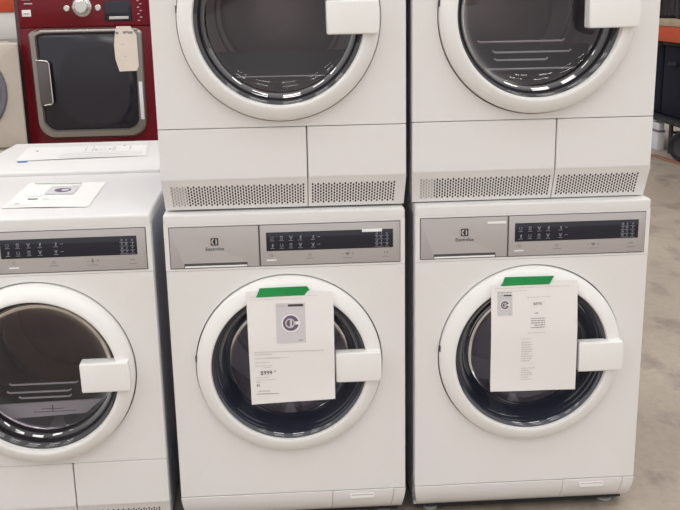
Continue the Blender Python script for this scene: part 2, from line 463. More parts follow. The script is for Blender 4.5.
def lower_dryer(root, perforate):
    """two lower panels, each bending back into the perforated vent"""
    ZT, ZB, ZE = .1983, .0750, -.0030      # top, bend, bottom
    yE = .0290
    def S(u, t):                          # point on the sloping face, t = 0 bend .. 1 bottom
        k = 1 - .012 * t
        y = yE * (t ** 1.0)
        return (u * k, y, ZB + (ZE - ZB) * t)
    PU, NR = .0067, 7
    tv0, tv1 = .19, .90                   # vent rows between
    for (x0, x1, a, b_, nm) in ((-W, .0562, -.279, .050, 'vent_panel'), (.0582, W, .0655, .279, 'vent_panel')):
        bm = bmesh.new()
        # upright part
        for e in ((x0, x1),):
            r = .003
            yz = [(.03, ZT), (r, ZT), (0, ZT - r * .6), (0, ZB + .004), (.0006, ZB), ]
            A = [bm.verts.new((e[0] + (r * .5 if 0 < i else 0), y, z)) for i, (y, z) in enumerate(yz)]
            B = [bm.verts.new((e[1] - (r * .5 if 0 < i else 0), y, z)) for i, (y, z) in enumerate(yz)]
            for i in range(len(yz) - 1): bm.faces.new((A[i], B[i], B[i + 1], A[i + 1]))
            for V_, X in ((A, e[0]), (B, e[1])):
                w = [bm.verts.new((X, y + .004, z)) for y, z in yz[2:]]
                w2 = [bm.verts.new((X, .03, z)) for y, z in yz[2:]]
                for i in range(len(w) - 1):
                    bm.faces.new((V_[2 + i], V_[3 + i], w[i + 1], w[i])); bm.faces.new((w[i], w[i + 1], w2[i + 1], w2[i]))
        def F(u0, u1, t0, t1, mi=0):
            q = quad(bm, [S(u0, t0), S(u1, t0), S(u1, t1), S(u0, t1)], mi); return q
        if perforate:
            n = int((b_ - a) / PU); b1 = a + n * PU
            F(x0, a, 0, 1); F(b1, x1, 0, 1); F(a, b1, 0, tv0 - .06)
            F(a, b1, tv1 + .06, 1)
            dt = (tv1 - tv0) / NR
            for c in range(n):
                u0 = a + c * PU; u1 = u0 + PU; off = dt / 2 if c % 2 else 0
                t = tv0 + off
                F(u0, u1, tv0 - .06, t)
                for r_ in range(NR - (1 if c % 2 else 0)):
                    ta, tb = t + r_ * dt, t + (r_ + 1) * dt
                    uc, tm = (u0 + u1) / 2, (ta + tb) / 2
                    hu, ht = .0023, dt * .41
                    inn = [(uc + hu * math.cos(q), tm + ht * math.sin(q)) for q in [PI / 8 + i * PI / 4 for i in range(8)]]
                    out = [(u1, tm + dt * .2), (uc + PU * .2, tb), (uc - PU * .2, tb), (u0, tm + dt * .2), (u0, tm - dt * .2), (uc - PU * .2, ta), (uc + PU * .2, ta), (u1, tm - dt * .2)]
                    vi = [bm.verts.new(S(*p)) for p in inn]; vo = [bm.verts.new(S(*p)) for p in out]
                    for i in range(8): bm.faces.new((vi[i], vo[i], vo[(i + 1) % 8], vi[(i + 1) % 8]))
                    for (p, q, cn) in ((0, 1, (u1, tb)), (2, 3, (u0, tb)), (4, 5, (u0, ta)), (6, 7, (u1, ta))):
                        bm.faces.new((vo[p], bm.verts.new(S(*cn)), vo[q]))
                te = t + (NR - (1 if c % 2 else 0)) * dt
                F(u0, u1, te, tv1 + .06)
            # what lies behind the holes: dark duct, pale at the outer end
            split = a + 5.5 * PU if x0 < 0 else a
            def back(u0, u1, mi):
                p = [Vector(S(u0, tv0 - .05)), Vector(S(u1, tv0 - .05)), Vector(S(u1, tv1 + .05)), Vector(S(u0, tv1 + .05))]
                d = .004 if mi == 2 else .010
                quad(bm, [(q.x, q.y + d, q.z) for q in p], mi)
            if x0 < 0: back(a - .004, split, 2)
            back(split, b1 + .004, 1)
        else:
            F(x0, x1, 0, 1)
        for X in (x0, x1):
            quad(bm, [(X, .0006, ZB), S(X, 1), (S(X, 1)[0], .06, ZE), (X, .06, ZB)])
        quad(bm, [S(x0, 1), S(x1, 1), (S(x1, 1)[0], .07, ZE), (S(x0, 1)[0], .07, ZE)])
        me = link_mesh(nm, bm, [M['white'], M['dark'], M['inkl']], root, smooth=False)

def make_dryer(label, loc, rz, style, depth=.60, perforate=True, group=None, FOOT=-.0068):
    root = thing('tumble_dryer', label, 'dryer', loc, rz, group)
    make_cabinet(root, depth, .004)
    make_console(root, False, None)
    p = bmesh.new(); plate(p, -W, W, .1995, .7055, rad=.004, rz=.0010, hole=(0, DC, .2390))
    link_mesh('front_panel', p, M['white'], root)
    make_door(root, True); make_drum(root, True, style); lower_dryer(root, perforate)
    f_ = bmesh.new()
    for s in (-1, 1):
        for y in (.09, depth - .06):
            ft = bmesh.new(); lathe_z(ft, [(.0, FOOT), (.018, FOOT), (.018, FOOT + .003), (.008, FOOT + .004), (.008, .006), (0, .006)], s * .25, y, 16)
            link_mesh('foot', ft, M['foot'], root)
    f_.free()
    return root

def lathe_z(bm, prof, cx, cy, n=24, mi=0):
    rings = []
    for r, z in prof:
        rings.append([bm.verts.new((cx, cy, z))] if r < 1e-6 else [bm.verts.new((cx + r * math.cos(2 * PI * i / n), cy + r * math.sin(2 * PI * i / n), z)) for i in range(n)])
    for A, B in zip(rings, rings[1:]):
        for i in range(n):
            j = (i + 1) % n
            if len(A) == 1: q = bm.faces.new((A[0], B[j], B[i]))
            elif len(B) == 1: q = bm.faces.new((A[i], A[j], B[0]))
            else: q = bm.faces.new((A[i], A[j], B[j], B[i]))
            q.material_index = mi

FLOOR = -.018
def make_washer(label, loc, rz, plain_white, depth=.60, group=None):
    root = thing('washing_machine', label, 'washing machine', loc, rz, group)
    make_cabinet(root, depth, .006)
    make_console(root, True, plain_white)
    p = bmesh.new(); plate(p, -W, W, .0862, .7055, rad=.004, rz=.0010, hole=(0, DC, .2390))
    link_mesh('front_panel', p, M['white'], root)
    make_door(root, False); make_drum(root, False, None)
    # curved kick panel: body, filter flap with grip, end piece
    prof = [(.0845, .004), (.0845, .0015), (.0830, 0.0), (.070, .0012), (.052, .006), (.034, .015), (.020, .028), (.009, .044), (.009, .075)]
    def strip(name, x0, x1, par, hole=None):
        bm = bmesh.new()
        def P(x, i):
            z, y = prof[i]; k = 1 - .042 * max(0, (.0845 - z) / .0845) ** 1.3
            return (x * k, y, z)
        A = [bm.verts.new(P(x0, i)) for i in range(len(prof))]; B = [bm.verts.new(P(x1, i)) for i in range(len(prof))]
        for i in range(len(prof) - 1): bm.faces.new((A[i], B[i], B[i + 1], A[i + 1]))
        for X, V_ in ((x0, A), (x1, B)):
            bk = [bm.verts.new((P(X, i)[0], .075, prof[i][0])) for i in range(len(prof))]
            for i in range(len(prof) - 1): bm.faces.new((V_[i], V_[i + 1], bk[i + 1], bk[i]))
        return link_mesh(name, bm, M['white'], par)
    bp = bmesh.new(); box(bp, -.283, .283, .052, depth - .02, -.003, .0085); link_mesh('shade_plate', bp, M['dark'], root, False)  # dark plate added as the shadow line under the kick panel
    kp = strip('kick_panel', -W, .1030, root)
    fl = strip('filter_flap', .1042, .2665, root)
    strip('kick_end_piece', .2680, W, root)
    g = bmesh.new(); box(g, .149, .214, -.0012, .006, .0595, .0735, bev=.002, mi=0)
    box(g, .152, .211, -.0018, .004, .0695, .0728, mi=1)
    link_mesh('flap_grip', g, [M['plain_white'], M['inkl']], fl)
    for s in (-1, 1):
        for y in (.075, depth - .06):
            ft = bmesh.new(); lathe_z(ft, [(0, FLOOR), (.020, FLOOR), (.020, FLOOR + .007), (.009, FLOOR + .009), (.009, .008), (0, .008)], s * .245, y, 16)
            link_mesh('foot', ft, M['foot'], root)
    return root

X3 = .6205; X1 = -.6255
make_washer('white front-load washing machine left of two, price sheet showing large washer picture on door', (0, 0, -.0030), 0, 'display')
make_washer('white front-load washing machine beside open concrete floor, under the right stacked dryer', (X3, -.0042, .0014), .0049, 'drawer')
make_dryer('white tumble dryer stacked on the middle washer, beside the red machine', (.0026, -.0049, .8560), -.0041, 'middle', FOOT=-.0088)
make_dryer('white tumble dryer stacked on the rightmost washer, with pale filter bars behind its glass', (X3 - .0070, -.0015, .8580), .0054, 'right', FOOT=-.0062)
make_dryer('white tumble dryer at lower left with a picture sheet lying on its top', (X1, -.0131, .0025), .0150, 'left', FOOT=FLOOR - .0025)

# the machine behind the left dryer, seen from above and behind, facing the other way
make_dryer('plain white machine top behind left dryer, in front of the red machine', (-.672, 1.235, .0120), PI, 'middle', .632, False, FOOT=FLOOR - .012)

# stacking pads under the two upper dryers come from their own feet

# ------------------------------------------------------------------ price sheets on the doors
def sheet_surface(tl, tr, br, bl, yfun, nx=14, nz=18):
    bm = bmesh.new(); V = []
    for j in range(nz + 1):
        t = j / nz; row = []
        for i in range(nx + 1):
            s = i / nx
            x = (tl[0] * (1 - s) + tr[0] * s) * (1 - t) + (bl[0] * (1 - s) + br[0] * s) * t
            z = (tl[1] * (1 - s) + tr[1] * s) * (1 - t) + (bl[1] * (1 - s) + br[1] * s) * t
            row.append((x, yfun(s, t), z))
        V.append(row)
    for off in (0, .0003):
        vs = [[bm.verts.new((x, y + off, z)) for x, y, z in r] for r in V]
        for j in range(nz):
            for i in range(nx):
                bm.faces.new((vs[j][i], vs[j][i + 1], vs[j + 1][i + 1], vs[j + 1][i]))
    return bm

def drape(o_or_bm, yfun_xz, eps):
    for v in o_or_bm.verts:
        v.co.y = yfun_xz(v.co.x, v.co.z) - eps - (0 if v.co.y > 0 else .0002)

def add_lines(bm, lines, mi=0, word=.006):
    """broken strokes standing for unreadably small print: (x0, x1, z, height)"""
    for x0, x1, z, h in lines:
        x = x0
        while x < x1:
            w = min(x1 - x, random.uniform(word * .5, word * 1.6))
            n = max(1, int(w / .003))
            vv = [bm.verts.new(p) for p in ((x, 1, z), (x + w, 1, z), (x + w, 1, z + h), (x, 1, z + h))]
            q = bm.faces.new(vv); q.material_index = mi
            x += w + .0016

def disc(bm, cx, cz, r, mi, n=24, inner=None):
    if inner is None:
        q = bm.faces.new([bm.verts.new((cx + r * math.cos(2 * PI * i / n), 1, cz + r * math.sin(2 * PI * i / n))) for i in range(n)]); q.material_index = mi
    else:
        A = [bm.verts.new((cx + r * math.cos(2 * PI * i / n), 1, cz + r * math.sin(2 * PI * i / n))) for i in range(n)]
        B = [bm.verts.new((cx + inner * math.cos(2 * PI * i / n), 1, cz + inner * math.sin(2 * PI * i / n))) for i in range(n)]
        for i in range(n):
            q = bm.faces.new((A[i], A[(i + 1) % n], B[(i + 1) % n], B[i])); q.material_index = mi

def rect(bm, x0, x1, z0, z1, mi):
    q = bm.faces.new([bm.verts.new(p) for p in ((x0, 1, z0), (x1, 1, z0), (x1, 1, z1), (x0, 1, z1))]); q.material_index = mi

def washer_picture(parent, x0, x1, z0, z1, yf, name='washer_picture'):
    mats = [M['papergrey'], M['inkm'], M['ink'], M['inkp'], M['paper'], M['inkl']]
    w = x1 - x0; h = z1 - z0
    layers = []
    bm = bmesh.new(); rect(bm, x0, x1, z0, z1, 0); layers.append((bm, .0004))
    bm = bmesh.new()
    rect(bm, x0 + .06 * w, x0 + .35 * w, z1 - .085 * h, z1 - .03 * h, 5)
    rect(bm, x0 + .42 * w, x1 - .06 * w, z1 - .085 * h, z1 - .03 * h, 2)
    cx, cz, r = x0 + w * .5, z0 + h * .50, w * .27
    disc(bm, cx, cz, r * 1.18, 4); layers.append((bm, .0008))
    bm = bmesh.new(); disc(bm, cx, cz, r, 3); layers.append((bm, .0011))
    bm = bmesh.new()
    disc(bm, cx - r * .1, cz, r * .62, 5, inner=r * .45)
    rect(bm, cx + r * .55, cx + r * 1.1, cz - r * .18, cz + r * .22, 4)
    rect(bm, cx - r * .1, cx + r * .15, cz - r * .5, cz + r * .5, 0)
    rect(bm, x1 - .25 * w, x1 - .1 * w, z0 + .06 * h, z0 + .08 * h, 1)
    layers.append((bm, .0014))
    full = bmesh.new()
    for b_, eps in layers:
        drape(b_, yf, eps); me = bpy.data.meshes.new('t'); b_.to_mesh(me); b_.free(); full.from_mesh(me); bpy.data.meshes.remove(me)
    me = bpy.data.meshes.new(name); full.to_mesh(me); full.free()
    for m in mats: me.materials.append(m)
    o = bpy.data.objects.new(name, me); C.objects.link(o); o.parent = parent; return o

def print_part(parent, bm, yf, mats, name='printed_text'):
    drape(bm, yf, .0007)
    me = bpy.data.meshes.new(name); bm.to_mesh(me); bm.free()
    for m in mats: me.materials.append(m)
    o = bpy.data.objects.new(name, me); C.objects.link(o); o.parent = parent; return o

def flat_text(bm, s, size, x, z, mi, sx=1.0):
    t = text_part('t', s, size, (x, 0, z), M['ink'], None, depth=0, sx=sx)
    k = len(bm.faces); me = t.data
    bm.from_mesh(me); bpy.data.objects.remove(t); bpy.data.meshes.remove(me)
    bm.faces.ensure_lookup_table()
    for q in bm.faces[k:]: q.material_index = mi
    for v in bm.verts:
        if v.co.y < .5: v.co.y = 1

INK = [M['inkl'], M['inkm'], M['ink']]
# sheet on the middle washer
top, bot = .655, .362
def y2(x, z):
    t = (top - z) / (top - bot)
    c = .5 + x / .22
    return -.0335 - .0150 * min(1, max(0, t) * 2.2) ** .8 - .0100 * max(0, t - .80) ** 1.2 * 3 * c + .0012 * math.sin(c * 5)
pa = thing('price_sheet', 'white letter-size price sheet with large washer picture taped to the middle washer door', 'paper', (0, 0, .0), 0)
def bil(tl, tr, br, bl, s, t):
    return (tl[1] * (1 - s) + tr[1] * s) * (1 - t) + (bl[1] * (1 - s) + br[1] * s) * t
def make_sheet(root, tl, tr, br, bl, yf):
    def yy(s, t):
        x = (tl[0] * (1 - s) + tr[0] * s) * (1 - t) + (bl[0] * (1 - s) + br[0] * s) * t
        return yf(x, bil(tl, tr, br, bl, s, t))
    return link_mesh('sheet', sheet_surface(tl, tr, br, bl, yy), M['paper'], root)
make_sheet(pa, (-.1015, .655), (.1140, .6475), (.1125, .3690), (-.0990, .3600), y2)
washer_picture(pa, -.030, .043, .5215, .6225, y2)
bm = bmesh.new()
add_lines(bm, [(-.086, .088, .4985, .0022), (-.086, -.043, .4925, .0020), (-.086, -.024, .4820, .0018), (-.060, .0, .4835, .0012), (-.086, -.049, .4715, .0018), (-.086, -.044, .4625, .0018), (-.066, -.046, .4575, .0014)], 0)
add_lines(bm, [(-.094, .075, .6400, .0012), (-.094, .040, .6330, .0010), (-.086, -.052, .4320, .0014), (-.084, -.037, .4250, .0016), (-.084, -.074, .4180, .0030)], 0, .005)
add_lines(bm, [(-.084, -.077, .4085, .0060), (-.079, -.052, .3945, .0022), (-.085, -.030, .3868, .0024)], 1, .004)
flat_text(bm, '$999', .0150, -.0590, .4440, 2)
flat_text(bm, '99', .0065, -.0375, .4475, 1)
print_part(pa, bm, y2, INK)

# sheet on the right washer
def y3(x, z):
    t = (.653 - z) / .285
    c = .5 + x / .22
    return -.0335 - .0150 * min(1, max(0, t) * 2.2) ** .8 - .006 * max(0, t - .85) * 3 * (1 - c) - .0010 * math.sin(c * 6)
pb = thing('price_sheet', 'white letter-size price sheet with tiny corner picture taped to the rightmost washer door', 'paper', (X3 - .003, -.0042, .0014), .0049)
make_sheet(pb, (-.1090, .650), (.1105, .6550), (.1125, .3660), (-.1086, .3706), y3)
washer_picture(pb, -.0935, -.0555, .5710, .6255, y3)
bm = bmesh.new()
add_lines(bm, [(-.1, .09, .6400, .0012), (-.1, -.02, .6325, .0010), (-.0190, .042, .6150, .0014), (-.016, .029, .5235, .0014)], 0)
add_lines(bm, [(-.0075, .029, .5600 - i * .0058, .0022) if i not in (3,) else (.002, .028, .5600 - i * .0058, .0022) for i in range(5)], 1, .005)
add_lines(bm, [(-.030, -.006, .5080, .0014)] + [(-.031, -.031 + w, .4985 - i * .0062, .0024) for i, w in enumerate((.022, .026, .024, .028, .027, .02, .031, .028, .022))], 0, .004)
add_lines(bm, [(-.030, -.030 + w, .4290 - i * .0060, .0022) for i, w in enumerate((.036, .022, .028, .03, .02, .027))], 0, .004)
add_lines(bm, [(-.0935, -.0575, .6280, .0024)], 1, .005)
flat_text(bm, '$898', .0105, .0090, .5985, 1, sx=1.05)
flat_text(bm, '99', .0045, .0262, .6005, 0)
flat_text(bm, 'OR', .0070, .0060, .5745, 1)
print_part(pb, bm, y3, INK)

# green tape strips
def tape(label, pts, loc, rz):
    t = bmesh.new(); prism(t, pts, -.0362, -.0350)
    # torn zigzag short ends come with the outline
    o = link_mesh('tape_strip', t, M['green'], None, False); o.location = loc; o.rotation_euler = (0, 0, rz)
    return tag(o, label, 'tape')
tape('green tape strip with a pointed right end holding the middle washer price sheet', [(-.0775, .6392), (.0430, .6412), (.0490, .6500), (.0555, .6545), (.0490, .6640), (-.0680, .6625), (-.0700, .6560)], (0, 0, 0), 0)
tape('green slanted tape strip holding the price sheet on the rightmost washer', [(-.0850, .6462), (.0390, .6475), (.0445, .6580), (.0500, .6680), (-.0750, .6690), (-.0790, .6560)], (X3 - .003, -.0042, .0014), .0049)

# ------------------------------------------------------------------ sheets on the tops
def flat_sheet(name, label, cat, P, z, extra=None, mat_='paper'):
    """P: four corners (x, y) anticlockwise from near left"""
    r = thing(name, label, cat, (P[0][0], P[0][1], z))
    q = [(x - P[0][0], y - P[0][1]) for x, y in P]
    bm = bmesh.new()
    n = 8; rows = []
    for j in range(n + 1):
        t = j / n; row = []
        for i in range(n + 1):
            s = i / n
            x = (q[0][0] * (1 - s) + q[1][0] * s) * (1 - t) + (q[3][0] * (1 - s) + q[2][0] * s) * t
            y = (q[0][1] * (1 - s) + q[1][1] * s) * (1 - t) + (q[3][1] * (1 - s) + q[2][1] * s) * t
            row.append(bm.verts.new((x, y, .0009 + .0015 * math.sin(PI * s) * (1 - t) ** 2)))
        rows.append(row)
    for j in range(n):
        for i in range(n): bm.faces.new((rows[j][i], rows[j][i + 1], rows[j + 1][i + 1], rows[j + 1][i]))
    r_ = bmesh.ops.extrude_face_region(bm, geom=list(bm.faces))
    bmesh.ops.translate(bm, verts=[v for v in r_['geom'] if isinstance(v, bmesh.types.BMVert)], vec=(0, 0, .0005))
    link_mesh('sheet', bm, M[mat_], r)
    def B(s, t): return ((q[0][0] * (1 - s) + q[1][0] * s) * (1 - t) + (q[3][0] * (1 - s) + q[2][0] * s) * t, (q[0][1] * (1 - s) + q[1][1] * s) * (1 - t) + (q[3][1] * (1 - s) + q[2][1] * s) * t)
    return r, B

ZT1 = .8525
r, B = flat_sheet('price_sheet', 'white sheet with small washer picture lying flat on the left dryer top', 'paper', [(-.712, .110), (-.494, .094), (-.508, .436), (-.728, .466)], ZT1 + .0003)
def uvquad(bm, B, s0, s1, t0, t1, z, mi):
    q = bm.faces.new([bm.verts.new((*B(*p), z)) for p in ((s0, t0), (s1, t0), (s1, t1), (s0, t1))]); q.material_index = mi
bm = bmesh.new()
uvquad(bm, B, .34, .70, .48, .80, .0034, 0)
uvquad(bm, B, .36, .68, .775, .785, .0036, 1)
n = 20
q = bm.faces.new([bm.verts.new((*B(.53 + .105 * math.cos(2 * PI * i / n), .64 + .085 * math.sin(2 * PI * i / n)), .0037)) for i in range(n)]); q.material_index = 2
q = bm.faces.new([bm.verts.new((*B(.56 + .05 * math.cos(2 * PI * i / n), .64 + .04 * math.sin(2 * PI * i / n)), .0040)) for i in range(n)]); q.material_index = 0
me = link_mesh('washer_picture', bm, [M['papergrey'], M['inkm'], M['inkp']], r, False)
bm = bmesh.new()
for s0, s1, t0, t1, mi in ((.20, .32, .285, .31, 2), (.1, .16, .12, .135, 1), (.05, .34, .065, .075, 0), (.12, .35, .40, .41, 0), (.38, .46, .285, .30, 0), (.6, .72, .83, .84, 1)):
    uvquad(bm, B, s0, s1, t0, t1, .0034, mi)
link_mesh('printed_text', bm, INK, r, False)
bm = bmesh.new()
uvquad(bm, B, .08, .70, .925, .945, .0036, 0)
tp = link_mesh('green_print_bar', bm, M['green'], r, False)

ZT0 = .862
r, B = flat_sheet('printed_sheet', 'wide white printed sheet with faint lines lying on the machine behind the left dryer', 'paper', [(-.862, .815), (-.450, .860), (-.478, 1.105), (-.895, 1.120)], ZT0 + .0003, mat_='plain_white')
bm = bmesh.new()
for k in range(3): uvquad(bm, B, .32, .97, .10 + k * .13, .105 + k * .13 + .012, .0034, 0)
for s in (.50, .555, .72, .735, .86): uvquad(bm, B, s, s + .006, .52, .92, .0034, 0)
for s, t in ((.575, .60), (.69, .64), (.80, .93), (.10, .62)): uvquad(bm, B, s, s + .018, t, t + .06, .0035, 1)
for k in range(3): uvquad(bm, B, .60, .68, .56 + k * .1, .575 + k * .1, .0034, 0)
link_mesh('printed_text', bm, INK, r, False)
bm = bmesh.new(); box(bm, -.015, .015, -.010, .010, 0, .0012, bev=.0004)
o = link_mesh('tape_strip', bm, M['blue'], None); o.location = (-.835, .800, ZT0 + .0003)
tag(o, 'small blue tape piece at the left of the machine top behind left dryer', 'tape')

# ------------------------------------------------------------------ red washer behind
ry = 2.70
red = thing('washing_machine', 'cranberry red front-load washing machine with square dark glass door, behind the white ones', 'washing machine', (-.968, ry, FLOOR), 0)
Zs = -FLOOR
zc = lambda z: z + Zs
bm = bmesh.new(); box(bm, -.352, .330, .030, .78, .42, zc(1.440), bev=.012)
link_mesh('cabinet', bm, M['red_shaded'], red)
bm = bmesh.new(); plate(bm, -.325, .325, .43, zc(1.2365), y=0, back=.034, rad=.004)
link_mesh('front_panel', bm, M['red'], red)
bm = bmesh.new(); plate(bm, -.325, .325, zc(1.2375), zc(1.425), y=-.004, back=.038, rad=.006)
cp = link_mesh('control_panel', bm, M['red'], red)
bm = bmesh.new()
kz = zc(1.335); kx = -.008
lathe(bm, [(.048, .0), (.048, -.012), (.042, -.018), (.040, -.018), (.034, -.022), (.032, -.042), (.028, -.046), (0, -.047)], kx, kz, 40)
link_mesh('dial_knob', bm, M['chrome'], cp)
for dx in (-.083, .070):
    bm = bmesh.new(); lathe(bm, [(.015, -.002), (.015, -.009), (.011, -.012), (0, -.012)], dx, kz - .006, 20); link_mesh('round_button', bm, M['chrome'], cp)
bm = bmesh.new(); box(bm, .100, .234, -.0075, -.002, zc(1.262), zc(1.362), bev=.004)
ds = link_mesh('display', bm, M['display'], cp)
bm = bmesh.new(); box(bm, .122, .218, -.0105, -.006, zc(1.272), zc(1.286), bev=.002); link_mesh('display_strip', bm, M['inkl'], ds)
bm = bmesh.new()
for i in range(7):
    box(bm, .262 + (i % 2) * .012, .272 + (i % 2) * .012, -.0050, -.003, zc(1.262 + i * .016), zc(1.266 + i * .016))
box(bm, -.30, -.26, -.0050, -.003, zc(1.372), zc(1.378)); box(bm, -.29, -.25, -.0050, -.003, zc(1.352), zc(1.357))
box(bm, .03, .05, -.0050, -.003, zc(1.372), zc(1.376))
link_mesh('button_markings', bm, M['inkl'], cp, False)
# door: rounded square chrome frame, dark glass with bowl, handle plate
def rsq(hw, z0, z1, r, n=8, tw=0.0, bulge=0.0):
    pts = []
    for cx, cz, a0 in ((hw - r, z1 - r * .4, 0), (-hw + r, z1 - r * .4, PI / 2), (-hw + r, z0 + r, PI), (hw - r, z0 + r, 1.5 * PI)):
        rr = (r, r * .4) if cz > (z0 + z1) / 2 else (r, r)
        for i in range(n + 1):
            a = a0 + (PI / 2) * i / n
            pts.append((cx + rr[0] * math.cos(a), cz + rr[1] * math.sin(a)))
    out = []
    for x, z in pts:
        k = (z - z0) / (z1 - z0)
        x *= 1 + tw * k
        z -= bulge * (1 - (x / hw) ** 2) * (1 - k)
        out.append((x, z))
    return out
def loops_mesh(bm, loops, cap=True, mi=0):
    V = [[bm.verts.new((x, y, z)) for x, z in l] for l, y in loops]
    n = len(V[0])
    for A, B_ in zip(V, V[1:]):
        for i in range(n):
            q = bm.faces.new((A[i], A[(i + 1) % n], B_[(i + 1) % n], B_[i])); q.material_index = mi
    if cap: q = bm.faces.new(V[-1]); q.material_index = mi
z0, z1 = zc(.695), zc(1.232)
bm = bmesh.new()
T = dict(tw=.03)
loops_mesh(bm, [(rsq(.272, z0, z1, .075, bulge=.016, **T), 0.0), (rsq(.272, z0, z1, .075, bulge=.016, **T), -.022), (rsq(.264, z0 + .008, z1 - .008, .07, bulge=.016, **T), -.034), (rsq(.240, z0 + .032, z1 - .018, .055, bulge=.012, **T), -.036), (rsq(.232, z0 + .040, z1 - .026, .05, bulge=.012, **T), -.022)], cap=False)
dr = link_mesh('door', bm, M['chrome_dark'], red)
bm = bmesh.new()
loops_mesh(bm, [(rsq(.2325, z0 + .039, z1 - .025, .05, bulge=.012, **T), -.020), (rsq(.224, z0 + .048, z1 - .034, .045, bulge=.010, **T), -.026)])
g = link_mesh('door_glass', bm, M['dglass'], dr)
bm = bmesh.new()
cxg, czg = .03, (z0 + z1) / 2 - .01
def el(rx, rz, y, n=48):
    return ([(cxg + rx * math.copysign(abs(math.cos(2 * PI * i / n)) ** .8, math.cos(2 * PI * i / n)), czg + rz * math.copysign(abs(math.sin(2 * PI * i / n)) ** .8, math.sin(2 * PI * i / n))) for i in range(n)], y)
loops_mesh(bm, [el(.195, .215, -.0255), el(.188, .207, -.0275), el(.17, .187, -.0272), el(.10, .11, -.0275)])
link_mesh('window_bowl', bm, M['dglass'], dr)
bm = bmesh.new()
hz0, hz1 = zc(.855), zc(1.085)
prism(bm, [(-.246, hz0), (-.190, hz0 + .004), (-.184, hz0 + .012), (-.190, hz1 - .012), (-.200, hz1 - .004), (-.250, hz1)], -.044, -.020, bev=.004)
M['pewter'] = mat('dark_pewter_handle', (.13, .12, .12), .35, metal=.5)
hd = link_mesh('door_handle', bm, M['pewter'], dr)
bm = bmesh.new(); tube(bm, [(-.248, -.046, hz1 - .004), (-.198, -.046, hz1 - .008), (-.188, -.046, hz1 - .02), (-.184, -.046, hz0 + .014), (-.19, -.046, hz0 + .008), (-.225, -.046, hz0 + .004)], .004, 8)
link_mesh('handle_edge', bm, M['chrome'], hd)
# raised bright strips model the highlights on the frame's top and lower right
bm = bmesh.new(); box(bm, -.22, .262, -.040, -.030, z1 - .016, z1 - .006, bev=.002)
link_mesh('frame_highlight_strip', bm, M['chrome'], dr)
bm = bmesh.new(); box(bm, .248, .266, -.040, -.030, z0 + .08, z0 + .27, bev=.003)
link_mesh('frame_side_highlight', bm, M['bar'], dr)
# lower drawer pedestal it stands on (a thing of its own)
bm = bmesh.new(); box(bm, -.335, .325, .0, .76, 0, .415, bev=.01)
pd = thing('pedestal', 'red drawer pedestal under the red washing machine', 'pedestal', (-.968, ry, FLOOR))
link_mesh('body', bm, M['red'], pd)
bm = bmesh.new(); plate(bm, -.30, .30, .06, .38, y=-.02, back=.022, rad=.012)
pdd = link_mesh('drawer', bm, M['red'], pd)
bm = bmesh.new(); box(bm, -.2, .2, -.035, -.018, .30, .325, bev=.006); link_mesh('drawer_handle', bm, M['chrome'], pdd)
# sticker and hang tag
bm = bmesh.new(); box(bm, -.022, .022, -.0006, .0006, -.016, .016, bev=.0004)
bm2 = bmesh.new()
st = thing('sticker', 'small square white sticker at top left of the red machine', 'sticker', (-1.250, ry - .0048, 1.309))
link_mesh('label_paper', bm, M['paper'], st)
add_lines(bm2, [(-.014, .014, -.006, .006)], 0, .006)
for v in bm2.verts: v.co.y = -.0010
bm2_o = link_mesh('printed_text', bm2, M['inkm'], st, False)
tg = thing('hang_tag', 'tall cream octagonal paper tag hanging over the red machine door', 'tag', (-.768, ry - .047, 1.128))
def tag_pts(k): return [(-.040 * k, .110 * k), (.028 * k, .110 * k), (.056 * k, .066 * k), (.057 * k, -.085 * k), (.046 * k, -.108 * k), (-.040 * k, -.110 * k), (-.056 * k, -.05 * k), (-.058 * k, .020 * k), (-.050 * k, .075 * k)]
bm = bmesh.new(); prism(bm, tag_pts(1), -.001, .001)
link_mesh('card', bm, M['cream'], tg, False)
bm = bmesh.new()
for x0_, x1_, z_ in ((-.046, -.032, .078), (-.010, .004, .080), (.006, .014, .082), (.016, .038, .079)):
    box(bm, x0_, x1_, -.0018, -.0008, z_ - .006, z_ + .006)
box(bm, -.028, -.005, -.0018, -.0008, .02, .023, mi=1); box(bm, -.012, .0, -.0018, -.0008, -.038, -.034, mi=1)
link_mesh('printed_text', bm, [M['inkm'], M['inkl']], tg, False)

# ------------------------------------------------------------------ ivory machine at far left
iv = thing('washing_machine', 'ivory front-load washing machine with dark round door at far left edge', 'washing machine', (-1.609, 2.504, FLOOR), math.radians(20))
bm = bmesh.new(); plate(bm, -.34, .34, .66 + Zs, 1.170 + Zs, y=0, back=.03, rad=.010, hole=(0.045, .94 + Zs, .225))
link_mesh('front_panel', bm, M['beige'], iv)
bm = bmesh.new(); plate(bm, -.34, .34, .10, .65 + Zs, y=.004, back=.03, rad=.010)
link_mesh('lower_panel', bm, M['beige'], iv)
bm = bmesh.new(); box(bm, -.338, .338, .028, .46, .09, 1.165 + Zs, bev=.008)
link_mesh('cabinet', bm, M['beige'], iv)
bm = bmesh.new()
lathe(bm, [(.222, .012), (.222, -.012), (.212, -.022), (.195, -.022), (.188, -.010)], .045, .94 + Zs, 64, mi=0)
lathe(bm, [(.188, -.010), (.180, -.012), (.15, .010), (0, .016)], .045, .94 + Zs, 64, mi=1)
link_mesh('door', bm, [M['gasket'], M['dglass']], iv)
for s in (-1, 1):
    bm = bmesh.new(); lathe_z(bm, [(0, 0), (.025, 0), (.025, .02), (.012, .03), (.012, .095), (0, .095)], s * .28, .08, 14); link_mesh('foot', bm, M['foot'], iv)
    bm = bmesh.new(); lathe_z(bm, [(0, 0), (.025, 0), (.025, .02), (.012, .03), (.012, .095), (0, .095)], s * .28, .40, 14); link_mesh('foot', bm, M['foot'], iv)

